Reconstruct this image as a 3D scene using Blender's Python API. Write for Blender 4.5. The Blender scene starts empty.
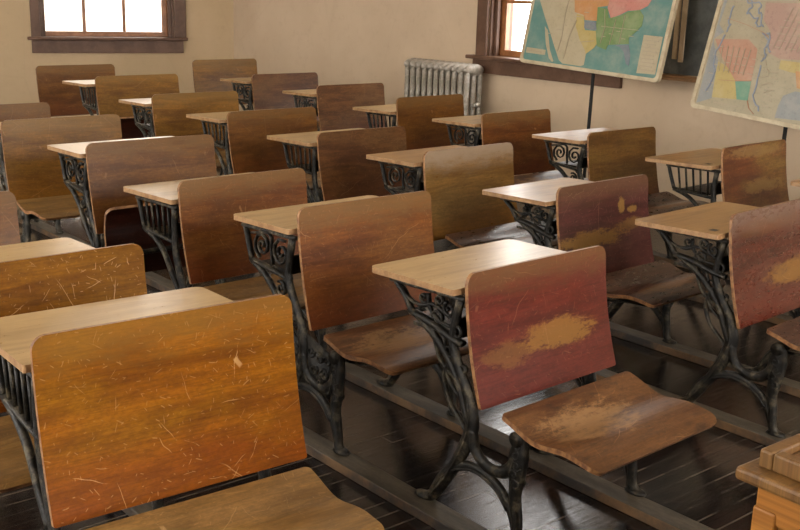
import bpy, bmesh, math, random
from mathutils import Vector, Matrix
from math import sin, cos, pi, radians
random.seed(7)
S = bpy.context.scene
col = S.collection

# ------------------------------------------------------------------ camera
FPX, YAW, PITCH, ROLL, CH = 1073.45, 0.70229, 0.25461, 0.02865, 1.34927
F = Vector((sin(YAW)*cos(PITCH), cos(YAW)*cos(PITCH), -sin(PITCH)))
R = Vector((cos(YAW), -sin(YAW), 0)); U = R.cross(F)
R2 = cos(ROLL)*R + sin(ROLL)*U; U2 = -sin(ROLL)*R + cos(ROLL)*U
cam = bpy.data.cameras.new('camera'); co = bpy.data.objects.new('camera', cam); col.objects.link(co)
cam.sensor_width = 36; cam.lens = FPX/800*36; cam.clip_start = .05; cam.clip_end = 100
co.matrix_world = Matrix(((R2.x, U2.x, -F.x, 0), (R2.y, U2.y, -F.y, 0), (R2.z, U2.z, -F.z, CH), (0, 0, 0, 1)))
S.camera = co

# ------------------------------------------------------------------ world, lights, exposure
S.view_settings.view_transform = 'Standard'; S.view_settings.look = 'None'
S.view_settings.gamma = 1; S.view_settings.use_curve_mapping = False
S.view_settings.exposure = 0.0
w = bpy.data.worlds.new('sky'); S.world = w; w.use_nodes = True
w.node_tree.nodes['Background'].inputs[0].default_value = (1, .975, .94, 1)
w.node_tree.nodes['Background'].inputs[1].default_value = 14.0
WALL_A = Vector((5.6056, 9.23, 0)); UA = Vector((-1, .27, 0)).normalized(); NA = Vector((-UA.y, UA.x, 0))  # NA points into the room
if NA.y > 0: NA = -NA
def area(name, loc, direction, sx, sy, power, color=(1, 1, 1), portal=False):
    l = bpy.data.lights.new(name, 'AREA'); l.shape = 'RECTANGLE'; l.size = sx; l.size_y = sy; l.energy = power; l.color = color
    if portal: l.cycles.is_portal = True
    o = bpy.data.objects.new(name, l); col.objects.link(o); o.location = loc
    o.rotation_euler = Vector(direction).to_track_quat('-Z', 'Y').to_euler()
    return o
# daylight standing in the tall windows of the walls beside and behind the camera
area('window_daylight', (-2.35, 1.2, 1.75), (1, 0, -.12), 1.1, 1.9, 50, (1, .95, .87))
area('window_daylight', (-2.35, 4.2, 1.75), (1, 0, -.12), 1.1, 1.9, 50, (1, .95, .87))
area('window_daylight', (-2.35, 7.2, 1.75), (1, 0, -.12), 1.1, 1.9, 50, (1, .95, .87))
area('window_daylight', (1.6, -2.35, 1.9), (0, 1, -.1), 1.3, 1.9, 42, (1, .95, .87))
area('window_daylight', (4.0, -2.35, 1.9), (0, 1, -.1), 1.3, 1.9, 42, (1, .95, .87))
# daylight coming in through the two windows in view
pa = WALL_A + UA*1.18 - NA*.3
area('window_portal', (pa.x, pa.y, 1.87), (NA.x, NA.y, 0), 1.25, 2.15, 1, portal=True)
area('window_portal', (5.84, 5.14, 1.88), (-1, 0, 0), 1.1, 2.05, 1, portal=True)

# ------------------------------------------------------------------ node helpers
def mat(name):
    m = bpy.data.materials.new(name); m.use_nodes = True; nt = m.node_tree; nt.nodes.clear()
    out = nt.nodes.new('ShaderNodeOutputMaterial'); b = nt.nodes.new('ShaderNodeBsdfPrincipled')
    nt.links.new(b.outputs[0], out.inputs[0]); return m, nt, b
def nd(nt, t, **kw):
    n = nt.nodes.new(t)
    for k, v in kw.items(): setattr(n, k, v)
    return n
def setin(nt, sock, v):
    if hasattr(v, 'is_output') or isinstance(v, bpy.types.NodeSocket): nt.links.new(v, sock)
    else: sock.default_value = v if not (isinstance(v, tuple) and len(v) == 3 and sock.type == 'RGBA') else (*v, 1)
def mix(nt, fac, a, b, mode='MIX'):
    n = nd(nt, 'ShaderNodeMix', data_type='RGBA', blend_type=mode)
    setin(nt, n.inputs[0], fac); setin(nt, n.inputs[6], a); setin(nt, n.inputs[7], b); return n.outputs[2]
def mth(nt, op, a, b=0.0, c=0.0):
    n = nd(nt, 'ShaderNodeMath', operation=op); setin(nt, n.inputs[0], a); setin(nt, n.inputs[1], b); setin(nt, n.inputs[2], c); return n.outputs[0]
def sstep(nt, v, lo, hi):
    n = nd(nt, 'ShaderNodeMapRange', interpolation_type='SMOOTHSTEP'); setin(nt, n.inputs[0], v)
    n.inputs[1].default_value = lo; n.inputs[2].default_value = hi; return n.outputs[0]
def noise(nt, vec, scale, detail=3, rough=.5, dist=0):
    n = nd(nt, 'ShaderNodeTexNoise'); nt.links.new(vec, n.inputs['Vector'])
    n.inputs['Scale'].default_value = scale; n.inputs['Detail'].default_value = detail
    n.inputs['Roughness'].default_value = rough; n.inputs['Distortion'].default_value = dist; return n.outputs[0]
def mapping(nt, vec, loc=(0, 0, 0), rot=(0, 0, 0), sc=(1, 1, 1)):
    n = nd(nt, 'ShaderNodeMapping'); nt.links.new(vec, n.inputs[0])
    n.inputs[1].default_value = loc; n.inputs[2].default_value = rot; n.inputs[3].default_value = sc; return n.outputs[0]
def bump(nt, b, h, strength, dist=.002):
    n = nd(nt, 'ShaderNodeBump'); n.inputs['Strength'].default_value = strength; n.inputs['Distance'].default_value = dist
    nt.links.new(h, n.inputs['Height']); nt.links.new(n.outputs[0], b.inputs['Normal'])

TW = (.72, .66, .34)
def wood(name, dark, mid, alt, plane='xz', patches=(), patch_col=(.3, .14, .03), scratch=.5, scratch_col=(.55, .3, .14),
         rough=.32, coat=.25, altlow=None, dirt=.0, grain=1.0, seed=0, spec=.22, topwear_sheen=0, top_col=(.15, .082, .028)):
    tw = lambda q: None if q is None else (q[0]*TW[0], q[1]*TW[1], q[2]*TW[2])
    dark, mid, alt, altlow = tw(dark), tw(mid), tw(alt), tw(altlow)
    m, nt, b = mat(name)
    tc = nd(nt, 'ShaderNodeTexCoord'); oi = nd(nt, 'ShaderNodeObjectInfo')
    sp = nd(nt, 'ShaderNodeSeparateXYZ'); nt.links.new(tc.outputs['Object'], sp.inputs[0])
    x = sp.outputs[0]; v = sp.outputs[2] if plane == 'xz' else sp.outputs[1]
    cb = nd(nt, 'ShaderNodeCombineXYZ'); nt.links.new(x, cb.inputs[0]); nt.links.new(v, cb.inputs[1])
    nt.links.new(mth(nt, 'MULTIPLY_ADD', oi.outputs['Random'], 37.0, seed*3.1), cb.inputs[2])
    P = cb.outputs[0]
    g1 = noise(nt, mapping(nt, P, sc=(1.3, 10, 1)), 2.0, 6, .55, .8)
    g2 = noise(nt, mapping(nt, P, sc=(5, 130, 1)), 2.0, 4, .6)
    g3 = noise(nt, mapping(nt, P, sc=(1, 2.2, 1)), 3.2, 4, .55)
    c = mix(nt, sstep(nt, g1, .34, .66), dark, mid)
    c = mix(nt, sstep(nt, g3, .42, .68), c, alt)
    if altlow is not None:   # the varnish changes tone towards the lower edge
        c = mix(nt, mth(nt, 'MULTIPLY', sstep(nt, mth(nt, 'MULTIPLY_ADD', g3, -.16, mth(nt, 'MULTIPLY', v, -1.0)), -.06, .10), .8), c, altlow)
    c = mix(nt, mth(nt, 'MULTIPLY', sstep(nt, g2, .45, .65), .28*grain), c, mix(nt, .5, dark, (0, 0, 0)))
    edge = noise(nt, mapping(nt, P, sc=(9, 22, 1)), 3, 6, .7)
    fine = noise(nt, mapping(nt, P, sc=(1, 1.6, 1)), 70, 4, .7)
    rub = noise(nt, mapping(nt, P, sc=(1, 3, 1)), 12, 8, .78)
    c = mix(nt, mth(nt, 'MULTIPLY', sstep(nt, rub, .42, .66), (.42 if grain > .9 else .05)), c, tuple(q*.45 for q in dark))
    c = mix(nt, mth(nt, 'MULTIPLY', sstep(nt, fine, .40, .62), (.22 if grain > .9 else .05)), c, tuple(q*.5 for q in dark))
    wear = None
    for (px, pz, sx, sz, amt) in patches:
        dx = mth(nt, 'DIVIDE', mth(nt, 'SUBTRACT', x, px), sx); dz = mth(nt, 'DIVIDE', mth(nt, 'SUBTRACT', v, pz), sz)
        d = mth(nt, 'ADD', mth(nt, 'MULTIPLY', dx, dx), mth(nt, 'MULTIPLY', dz, dz))
        d = mth(nt, 'ADD', mth(nt, 'MULTIPLY', fine, 1.1), mth(nt, 'MULTIPLY_ADD', rub, 3.6, mth(nt, 'SUBTRACT', mth(nt, 'MULTIPLY', d, .8), 2.15)))
        k = mth(nt, 'MULTIPLY', mth(nt, 'SUBTRACT', 1.0, sstep(nt, d, .45, 1.15)), amt)
        c = mix(nt, k, c, patch_col); wear = k if wear is None else mth(nt, 'MAXIMUM', wear, k)
    if topwear_sheen:   # rubbed, browner varnish along the upper edge; on grey_brown a painted sheen
        tv = mth(nt, 'MULTIPLY_ADD', rub, .16, mth(nt, 'SUBTRACT', v, .08))
        c = mix(nt, mth(nt, 'MULTIPLY', sstep(nt, tv, .07, .17), topwear_sheen), c, top_col)
    # scratches: short straight or slightly curved strokes at random angles
    mask = noise(nt, P, 6, 3, .6)
    wob = nd(nt, 'ShaderNodeTexNoise'); nt.links.new(P, wob.inputs['Vector']); wob.inputs['Scale'].default_value = 9; wob.inputs['Detail'].default_value = 2
    for i, (sc_, ln_, wd_, th_, am_) in enumerate(((5, .45, .006, .2, .8), (9, .42, .009, .35, .7), (17, .40, .015, .4, .6), (33, .35, .04, .45, .5), (60, .30, .07, .5, .45), (4.2, .06, .025, .72, .9))):
        pv = nd(nt, 'ShaderNodeVectorMath', operation='MULTIPLY_ADD'); nt.links.new(wob.outputs['Color'], pv.inputs[0]); pv.inputs[1].default_value = (.05, .05, 0); 
        nt.links.new(P, pv.inputs[2])
        vs = nd(nt, 'ShaderNodeVectorMath', operation='SCALE'); nt.links.new(pv.outputs[0], vs.inputs[0]); vs.inputs['Scale'].default_value = sc_
        ad = nd(nt, 'ShaderNodeVectorMath', operation='ADD'); nt.links.new(vs.outputs[0], ad.inputs[0]); ad.inputs[1].default_value = (i*5.3, i*2.9, 0)
        ml = nd(nt, 'ShaderNodeVectorMath', operation='MULTIPLY'); nt.links.new(ad.outputs[0], ml.inputs[0]); ml.inputs[1].default_value = (1, 1, 0)
        rn_ = nd(nt, 'ShaderNodeCombineXYZ'); nt.links.new(mth(nt, 'MULTIPLY', oi.outputs['Random'], 91.0), rn_.inputs[0])
        ad2 = nd(nt, 'ShaderNodeVectorMath', operation='ADD'); nt.links.new(ml.outputs[0], ad2.inputs[0]); nt.links.new(rn_.outputs[0], ad2.inputs[1])
        vo = nd(nt, 'ShaderNodeTexVoronoi', voronoi_dimensions='2D'); nt.links.new(ad2.outputs[0], vo.inputs['Vector']); vo.inputs['Scale'].default_value = 1
        lo = nd(nt, 'ShaderNodeVectorMath', operation='SUBTRACT'); nt.links.new(ad2.outputs[0], lo.inputs[0]); nt.links.new(vo.outputs['Position'], lo.inputs[1])
        cs = nd(nt, 'ShaderNodeSeparateColor'); nt.links.new(vo.outputs['Color'], cs.inputs[0])
        rt_ = nd(nt, 'ShaderNodeVectorRotate', rotation_type='Z_AXIS'); nt.links.new(lo.outputs[0], rt_.inputs['Vector']); nt.links.new(mth(nt, 'MULTIPLY', cs.outputs[0], 6.0), rt_.inputs['Angle'])
        sx_ = nd(nt, 'ShaderNodeSeparateXYZ'); nt.links.new(rt_.outputs[0], sx_.inputs[0])
        ax = mth(nt, 'ABSOLUTE', sx_.outputs[0]); ay = mth(nt, 'ABSOLUTE', sx_.outputs[1])
        k = mth(nt, 'MULTIPLY', mth(nt, 'SUBTRACT', 1.0, sstep(nt, ay, wd_*.5, wd_)), mth(nt, 'SUBTRACT', 1.0, sstep(nt, mth(nt, 'SUBTRACT', ax, mth(nt, 'MULTIPLY', mth(nt, 'SUBTRACT', cs.outputs[2], 1.0), ln_*.8)), ln_*.6, ln_)))
        k = mth(nt, 'MULTIPLY', k, mth(nt, 'MULTIPLY', mth(nt, 'GREATER_THAN', cs.outputs[1], th_), mth(nt, 'MULTIPLY', sstep(nt, mth(nt, 'ADD', edge, mth(nt, 'MULTIPLY', cs.outputs[2], .25)), .45, .62), mth(nt, 'MULTIPLY', mth(nt, 'MULTIPLY_ADD', mask, 1.6, -.2), am_*scratch))))
        c = mix(nt, k, c, scratch_col)
    if dirt: c = mix(nt, mth(nt, 'MULTIPLY', sstep(nt, noise(nt, mapping(nt, P, sc=(4, 9, 1)), 4, 8, .75), .5, .66), dirt), c, (.02, .012, .008))
    nt.links.new(c, b.inputs['Base Color'])
    r = mth(nt, 'MULTIPLY_ADD', edge, .25 if grain > .9 else .10, rough-(.08 if grain > .9 else 0.))
    if wear is not None: r = mth(nt, 'MULTIPLY_ADD', wear, .18, r)
    nt.links.new(r, b.inputs['Roughness'])
    b.inputs['Coat Weight'].default_value = max(0, coat-.2)*.6; b.inputs['Coat Roughness'].default_value = .2; b.inputs['Specular IOR Level'].default_value = spec
    bump(nt, b, mth(nt, 'ADD', g2, mth(nt, 'MULTIPLY', g1, .6)), .16 if grain > .9 else .03, .0012)
    return m

def plain(name, c, rough=.5, metal=0, nscale=0, c2=None, bmp=0, spec=.5):
    m, nt, b = mat(name); b.inputs['Roughness'].default_value = rough; b.inputs['Metallic'].default_value = metal
    b.inputs['Specular IOR Level'].default_value = spec
    if nscale:
        tc = nd(nt, 'ShaderNodeTexCoord'); n = noise(nt, tc.outputs['Object'], nscale, 6, .65)
        nt.links.new(mix(nt, sstep(nt, n, .38, .66), c, c2 or c), b.inputs['Base Color'])
        if bmp: bump(nt, b, n, bmp, .003)
    else: b.inputs['Base Color'].default_value = (*c, 1)
    return m

BK = {}
BK['amber'] = wood('amber_varnished_wood', (.17, .055, .003), (.33, .115, .006), (.29, .12, .006), spec=.07, topwear_sheen=.5, top_col=(.20, .10, .02), altlow=(.24, .055, .003), scratch=1.0, scratch_col=(.42, .23, .085), rough=.36, coat=.15)
BK['amber_scratched'] = wood('scratched_amber_wood', (.14, .05, .006), (.28, .115, .010), (.24, .105, .012), spec=.1, altlow=(.14, .03, .006), scratch=1.0,
                             patches=((.10, -.09, .22, .05, .6),), patch_col=(.26, .11, .04), scratch_col=(.50, .29, .14), rough=.36, coat=.15)
BK['brown'] = wood('brown_varnished_wood', (.11, .040, .012), (.23, .095, .024), (.19, .080, .024), altlow=(.15, .040, .011), topwear_sheen=.55, scratch=.25, seed=2)
BK['ochre_brown'] = wood('ochre_brown_wood', (.15, .066, .016), (.29, .14, .036), (.23, .115, .03), topwear_sheen=.5, top_col=(.20, .115, .035), altlow=(.25, .105, .02), scratch=.3, seed=3)
BK['red_brown'] = wood('red_brown_wood', (.115, .034, .012), (.24, .085, .028), (.21, .085, .032), altlow=(.15, .030, .011), topwear_sheen=.7, scratch=.35, seed=4)
BK['purple_brown'] = wood('purplish_brown_wood', (.085, .032, .020), (.17, .075, .040), (.16, .08, .05), altlow=(.13, .036, .014), scratch=.3, seed=5)
BK['grey_brown'] = wood('sheen_painted_grey_brown_wood', (.13, .065, .028), (.25, .14, .065), (.24, .15, .09), altlow=(.20, .085, .018), topwear_sheen=.8, top_col=(.25, .18, .125), scratch=.45,  # greyish top_col paints a glossy sheen into the upper wood colour
                        scratch_col=(.10, .05, .03), rough=.27, coat=.4, seed=6)
BK['maroon'] = wood('maroon_varnished_wood', (.095, .013, .012), (.165, .025, .024), (.13, .026, .032), altlow=(.14, .018, .018), scratch=.4,
                    patches=((.06, -.035, .15, .042, .85), (-.14, -.055, .10, .035, .4)), topwear_sheen=.5, patch_col=(.19, .085, .012), scratch_col=(.42, .20, .09), rough=.3, coat=.35)
BK['maroon_worn'] = wood('worn_maroon_wood', (.06, .013, .013), (.12, .025, .023), (.115, .04, .05), altlow=(.12, .020, .018), scratch=.55,
                    patches=((.14, -.05, .22, .045, .75), (-.05, .12, .2, .03, .15)), topwear_sheen=.6, top_col=(.16, .10, .07), patch_col=(.19, .090, .018), scratch_col=(.40, .24, .14), rough=.24, coat=.5, seed=8)
BK['plum'] = wood('plum_varnished_wood', (.07, .022, .035), (.125, .040, .065), (.13, .058, .09), altlow=(.10, .024, .038), scratch=.45,
                  patches=((-.10, -.035, .21, .035, .95), (.16, -.0, .1, .025, .6), (.10, .075, .02, .03, 1.2), (.17, .055, .03, .02, 1.0)), topwear_sheen=.3, patch_col=(.19, .098, .024), scratch_col=(.45, .28, .18), rough=.28, coat=.4, seed=9)
BK['tan_maroon'] = wood('tan_and_maroon_wood', (.11, .03, .018), (.20, .065, .035), (.27, .16, .07), altlow=(.13, .025, .018), scratch=.5,
                  patches=((0, .14, .26, .03, .7), (.05, -.02, .18, .035, .8)), patch_col=(.20, .115, .04), scratch_col=(.42, .3, .2), rough=.3, coat=.35, seed=10)
BK['olive_brown'] = wood('olive_brown_wood', (.11, .05, .016), (.20, .10, .035), (.19, .11, .04), altlow=(.13, .036, .014), scratch=.35, rough=.28, coat=.4, seed=11)
BK['dark_folded'] = wood('dark_red_brown_seat_wood', (.03, .008, .006), (.075, .016, .010), (.06, .014, .01), scratch=.2, seed=12, plane='xy')
EDGE = plain('worn_pale_plywood_edge', (.26, .125, .045), .5, nscale=60, c2=(.10, .035, .012))
TW = (.82, .80, .70)
TOP = wood('pale_desktop_wood', (.33, .21, .10), (.49, .325, .165), (.45, .30, .15), 'xy', scratch=.15, scratch_col=(.2, .1, .05), rough=.24, coat=.22, grain=.6, seed=18)
TOPO = wood('golden_desktop_wood', (.26, .13, .045), (.42, .23, .085), (.38, .21, .08), 'xy', scratch=.15, scratch_col=(.2, .1, .05), rough=.26, coat=.2, grain=.6, seed=18)
TOPE = plain('desktop_edge_wood', (.30, .17, .075), .45, nscale=40, c2=(.20, .10, .04))
SEAT = wood('worn_brown_seat_wood', (.085, .030, .013), (.19, .085, .034), (.16, .07, .026), 'xy', scratch=.3, dirt=.55, patches=((-.05, .02, .17, .08, .7),), patch_col=(.27, .15, .065), rough=.34, coat=.2, seed=14)
SEATL = wood('tan_seat_wood', (.13, .065, .02), (.27, .145, .048), (.23, .12, .04), 'xy', scratch=.5, dirt=.2, scratch_col=(.45, .28, .13), rough=.36, coat=.15, seed=15)
SEATD = wood('dark_seat_wood', (.035, .014, .010), (.085, .032, .018), (.10, .042, .025), 'xy', scratch=.35, dirt=.5, patches=((.0, -.05, .2, .04, .6),), patch_col=(.25, .12, .04), rough=.25, coat=.45, seed=16)

def iron_mat(name, c, dust_glint, amt):
    m, nt, b = mat(name); tc = nd(nt, 'ShaderNodeTexCoord')
    n = noise(nt, tc.outputs['Object'], 28, 6, .7); n2 = noise(nt, tc.outputs['Object'], 9, 4, .6)
    k = mth(nt, 'MULTIPLY', sstep(nt, n, .45, .68), sstep(nt, n2, .35, .65))
    nt.links.new(mix(nt, mth(nt, 'MULTIPLY', k, amt), c, dust_glint), b.inputs['Base Color'])  # pale patches are dust and also paint highlights into the iron colour
    nt.links.new(mth(nt, 'MULTIPLY_ADD', n, .5, .12), b.inputs['Roughness'])
    b.inputs['Specular IOR Level'].default_value = .2
    bump(nt, b, n, .9, .005); return m
IRON = iron_mat('black_cast_iron', (.007, .006, .005), (.15, .12, .075), .75)
IRONG = iron_mat('grey_green_cast_iron', (.022, .020, .016), (.22, .18, .125), .8)
DARK = plain('dark_recess', (.012, .010, .008), .6)

# floor: narrow dark glossy boards running across the room
FL, nt, b = mat('dark_varnished_floorboards')
tc = nd(nt, 'ShaderNodeTexCoord'); P = tc.outputs['Object']
bk = nd(nt, 'ShaderNodeTexBrick'); nt.links.new(P, bk.inputs[0]); bk.offset = .37
for k_, v_ in (('Scale', 1), ('Mortar Size', .0034), ('Mortar Smooth', .2), ('Brick Width', 3.1), ('Row Height', .058), ('Bias', 0)): bk.inputs[k_].default_value = v_
bk.inputs[1].default_value = (.6, .6, .6, 1); bk.inputs[2].default_value = (1, 1, 1, 1); bk.inputs[3].default_value = (0, 0, 0, 1)
g = noise(nt, mapping(nt, P, sc=(1.2, 30, 1)), 2.5, 7, .68)
wv = noise(nt, P, 1.7, 5, .65)
c = mix(nt, sstep(nt, g, .40, .70), (.004, .003, .0028), (.016, .009, .007))
c = mix(nt, mth(nt, 'MULTIPLY', sstep(nt, wv, .52, .68), sstep(nt, g, .40, .60)), c, (.045, .020, .012))
scuff = noise(nt, mapping(nt, P, sc=(2.2, 16, 1)), 5, 8, .75)
c = mix(nt, mth(nt, 'MULTIPLY', sstep(nt, scuff, .60, .72), .45), c, (.11, .10, .09))
c = mix(nt, mth(nt, 'MULTIPLY', bk.outputs[1], mth(nt, 'MULTIPLY', sstep(nt, noise(nt, P, 4, 4, .6), .42, .58), .85)), c, (.07, .055, .042))
nt.links.new(c, b.inputs['Base Color'])
nt.links.new(mth(nt, 'MULTIPLY_ADD', scuff, .6, -.14), b.inputs['Roughness'])
b.inputs['Specular IOR Level'].default_value = .40
bump(nt, b, mth(nt, 'ADD', mth(nt, 'MULTIPLY', g, .35), mth(nt, 'SUBTRACT', bk.outputs[1], mth(nt, 'MULTIPLY', bk.outputs[1], 2.0))), .6, .002)

def plaster(name, c1, c2):
    m, nt, b = mat(name); tc = nd(nt, 'ShaderNodeTexCoord'); P = tc.outputs['Object']
    n = noise(nt, P, 1.3, 5, .6); n2 = noise(nt, P, 14, 6, .7)
    c = mix(nt, sstep(nt, n, .35, .7), c1, c2)
    c = mix(nt, mth(nt, 'MULTIPLY', sstep(nt, n2, .5, .75), .25), c, tuple(v*.72 for v in c1))
    cr = nd(nt, 'ShaderNodeTexVoronoi', feature='DISTANCE_TO_EDGE'); nt.links.new(mapping(nt, P, sc=(1, 1, .6)), cr.inputs[0]); cr.inputs['Scale'].default_value = .9
    crk = mth(nt, 'MULTIPLY', mth(nt, 'SUBTRACT', 1.0, sstep(nt, cr.outputs[0], .0, .008)), .06)
    c = mix(nt, crk, c, tuple(v*.55 for v in c1))
    nt.links.new(c, b.inputs['Base Color']); b.inputs['Roughness'].default_value = .75
    bump(nt, b, n2, .25, .004); return m
PLA = plaster('tan_plaster', (.42, .30, .17), (.455, .325, .195))
PLC = plaster('beige_plaster', (.45, .335, .225), (.485, .365, .25))
CEIL = plain('white_ceiling', (.7, .66, .58), .8)
TRIM = plain('mauve_brown_painted_wood', (.085, .042, .024), .45, nscale=8, c2=(.125, .066, .040), spec=.3)
SASH = plain('orange_brown_sash_wood', (.20, .075, .022), .4, nscale=12, c2=(.30, .12, .04))
GLASS = bpy.data.materials.new('window_glass'); GLASS.use_nodes = True; nt = GLASS.node_tree; nt.nodes.clear()
o_ = nd(nt, 'ShaderNodeOutputMaterial'); mx = nd(nt, 'ShaderNodeMixShader'); tr = nd(nt, 'ShaderNodeBsdfTransparent'); gl = nd(nt, 'ShaderNodeBsdfGlossy')
fr = nd(nt, 'ShaderNodeFresnel'); gl.inputs['Roughness'].default_value = .02
mx.inputs[0].default_value = .07; nt.links.new(tr.outputs[0], mx.inputs[1]); nt.links.new(gl.outputs[0], mx.inputs[2]); nt.links.new(mx.outputs[0], o_.inputs[0])

# ------------------------------------------------------------------ mesh helpers
def obj(name, bm, mats, parent=None, smooth=False, bevel=0, loc=None, rot=None):
    me = bpy.data.meshes.new(name); bmesh.ops.recalc_face_normals(bm, faces=bm.faces); bm.to_mesh(me); bm.free()
    for m in (mats if isinstance(mats, (list, tuple)) else [mats]): me.materials.append(m)
    if smooth: me.shade_smooth()
    return link(name, me, parent, bevel, loc, rot)
def link(name, me, parent=None, bevel=0, loc=None, rot=None):
    o = bpy.data.objects.new(name, me); col.objects.link(o)
    if parent: o.parent = parent
    if loc: o.location = loc
    if rot: o.rotation_euler = rot
    if bevel:
        md = o.modifiers.new('bevel', 'BEVEL'); md.width = bevel; md.segments = 2; md.limit_method = 'ANGLE'; md.angle_limit = radians(50)
    return o
def tag(o, label, cat, group=None):
    o['label'] = label; o['category'] = cat
    if group: o['group'] = group
    return o
def struct(o): o['kind'] = 'structure'; return o
def empty(name, loc, rz=0):
    o = bpy.data.objects.new(name, None); col.objects.link(o); o.location = loc; o.rotation_euler = (0, 0, rz); o.empty_display_size = .05; return o
def box(bm, x0, x1, y0, y1, z0, z1, mi=0):
    r = bmesh.ops.create_cube(bm, size=1)
    for v in r['verts']: v.co = Vector(((x0+x1)/2+v.co.x*(x1-x0), (y0+y1)/2+v.co.y*(y1-y0), (z0+z1)/2+v.co.z*(z1-z0)))
    for f in {f for v in r['verts'] for f in v.link_faces}: f.material_index = mi
    return bm
def panel(w, prof, thick, rt, rb, nx=10):
    """bent board: prof = [(a,b,s)] side profile (a=y, b=z), s = length along it; rounded ends (rt at s=0, rb at s=end)."""
    bm = bmesh.new(); L = prof[-1][2]; front = []; back = []
    for i, (a, bb, s) in enumerate(prof):
        a0, b0 = prof[max(i-1, 0)][:2]; a1, b1 = prof[min(i+1, len(prof)-1)][:2]
        t = Vector((a1-a0, b1-b0)).normalized(); n = Vector((t.y, -t.x))*thick/2
        hw = w/2
        if s < rt: hw = w/2-rt+math.sqrt(max(rt*rt-(rt-s)**2, 0))
        elif L-s < rb: hw = w/2-rb+math.sqrt(max(rb*rb-(rb-(L-s))**2, 0))
        front.append([bm.verts.new((-hw+2*hw*j/nx, a+n.x, bb+n.y)) for j in range(nx+1)])
        back.append([bm.verts.new((-hw+2*hw*j/nx, a-n.x, bb-n.y)) for j in range(nx+1)])
    m = len(prof)-1
    for i in range(m):
        for j in range(nx):
            bm.faces.new((front[i][j], front[i][j+1], front[i+1][j+1], front[i+1][j]))
            bm.faces.new((back[i][j], back[i+1][j], back[i+1][j+1], back[i][j+1]))
        for j in (0, nx):
            f = bm.faces.new((front[i][j], back[i][j], back[i+1][j], front[i+1][j])); f.material_index = 1
    for i in (0, m):
        for j in range(nx):
            f = bm.faces.new((front[i][j], front[i][j+1], back[i][j+1], back[i][j])); f.material_index = 1
    return bm
def dense(fn, L, rt, rb, n=14):
    ss = sorted({0, rt*.04, rt*.15, rt*.35, rt*.65, rt, L-rb, L-rb*.65, L-rb*.35, L-rb*.15, L-rb*.04, L} | {L*i/n for i in range(n+1)})
    out = []
    for s in ss:
        if out and s-out[-1] < 1e-4: continue
        out.append(s)
    return [(*fn(s/L), s) for s in out]
def smoothpts(P, k=4):
    if len(P) < 3: return [Vector(p) for p in P]
    P = [Vector(p) for p in P]; Q = [P[0]*2-P[1]]+P+[P[-1]*2-P[-2]]; out = []
    for i in range(1, len(Q)-2):
        for j in range(k):
            t = j/k; a, b_, c_, d = Q[i-1], Q[i], Q[i+1], Q[i+2]
            out.append(.5*((2*b_)+(c_-a)*t+(2*a-5*b_+4*c_-d)*t*t+(3*b_-a-3*c_+d)*t**3))
    out.append(P[-1]); return out
def stroke(bm, pts, wd, tx, x0=0., k=4, seg=8, fat=1.15):
    """oval bar following pts (y,z) or (x,y,z); wd = width in the plane, single or per-point list; tx = thickness across."""
    wd = [q*fat for q in wd] if isinstance(wd, (list, tuple)) else wd*fat; tx *= fat
    n = len(pts); wl = [wd]*n if not isinstance(wd, (list, tuple)) else list(wd)
    if len(wl) != n: wl = [wl[min(int(i/(n-1)*(len(wl)-1)), len(wl)-2)]*(1-(i/(n-1)*(len(wl)-1))%1)+wl[min(int(i/(n-1)*(len(wl)-1))+1, len(wl)-1)]*((i/(n-1)*(len(wl)-1))%1) for i in range(n)]
    Q = smoothpts([(x0, p[0], p[1]) for p in pts], k); rings = []
    for i, p in enumerate(Q):
        t = (Q[min(i+1, len(Q)-1)]-Q[max(i-1, 0)]).normalized(); nn = Vector((0, -t.z, t.y))
        f = i/(len(Q)-1)*(n-1); a = min(int(f), n-2); w_ = wl[a]*(1-f+a)+wl[a+1]*(f-a)
        rings.append([bm.verts.new(p+nn*(cos(q*2*pi/seg)*w_/2)+Vector((1, 0, 0))*(sin(q*2*pi/seg)*tx/2)) for q in range(seg)])
    for r1, r2 in zip(rings, rings[1:]):
        for q in range(seg): bm.faces.new((r1[q], r1[(q+1) % seg], r2[(q+1) % seg], r2[q]))
    bm.faces.new(rings[0]); bm.faces.new(rings[-1][::-1])
def rod(bm, p0, p1, r, seg=10, r2=None):
    p0, p1 = Vector(p0), Vector(p1); d = p1-p0
    mt = Matrix.Translation((p0+p1)/2) @ d.to_track_quat('Z', 'Y').to_matrix().to_4x4()
    bmesh.ops.create_cone(bm, cap_ends=True, segments=seg, radius1=r, radius2=r if r2 is None else r2, depth=d.length, matrix=mt)
def spiral(cy, cz, r0, r1, a0, turns, n=16):
    return [(cy+(r0+(r1-r0)*i/n)*cos(a0+turns*2*pi*i/n), cz+(r0+(r1-r0)*i/n)*sin(a0+turns*2*pi*i/n)) for i in range(n+1)]

# ------------------------------------------------------------------ the room
def local_wall(name, m, xf, boxes):
    bm = bmesh.new()
    for bx in boxes: box(bm, *bx)
    o = obj(name, bm, m); o.matrix_world = xf; return struct(o)
bm = bmesh.new(); box(bm, -2.4, 6.2, -2.4, 16, -.1, 0); struct(obj('floor', bm, FL))
bm = bmesh.new(); box(bm, -2.7, 6.2, -2.7, 16.2, 3.3, 3.4); struct(obj('ceiling', bm, CEIL))
XC = 5.6056
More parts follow.
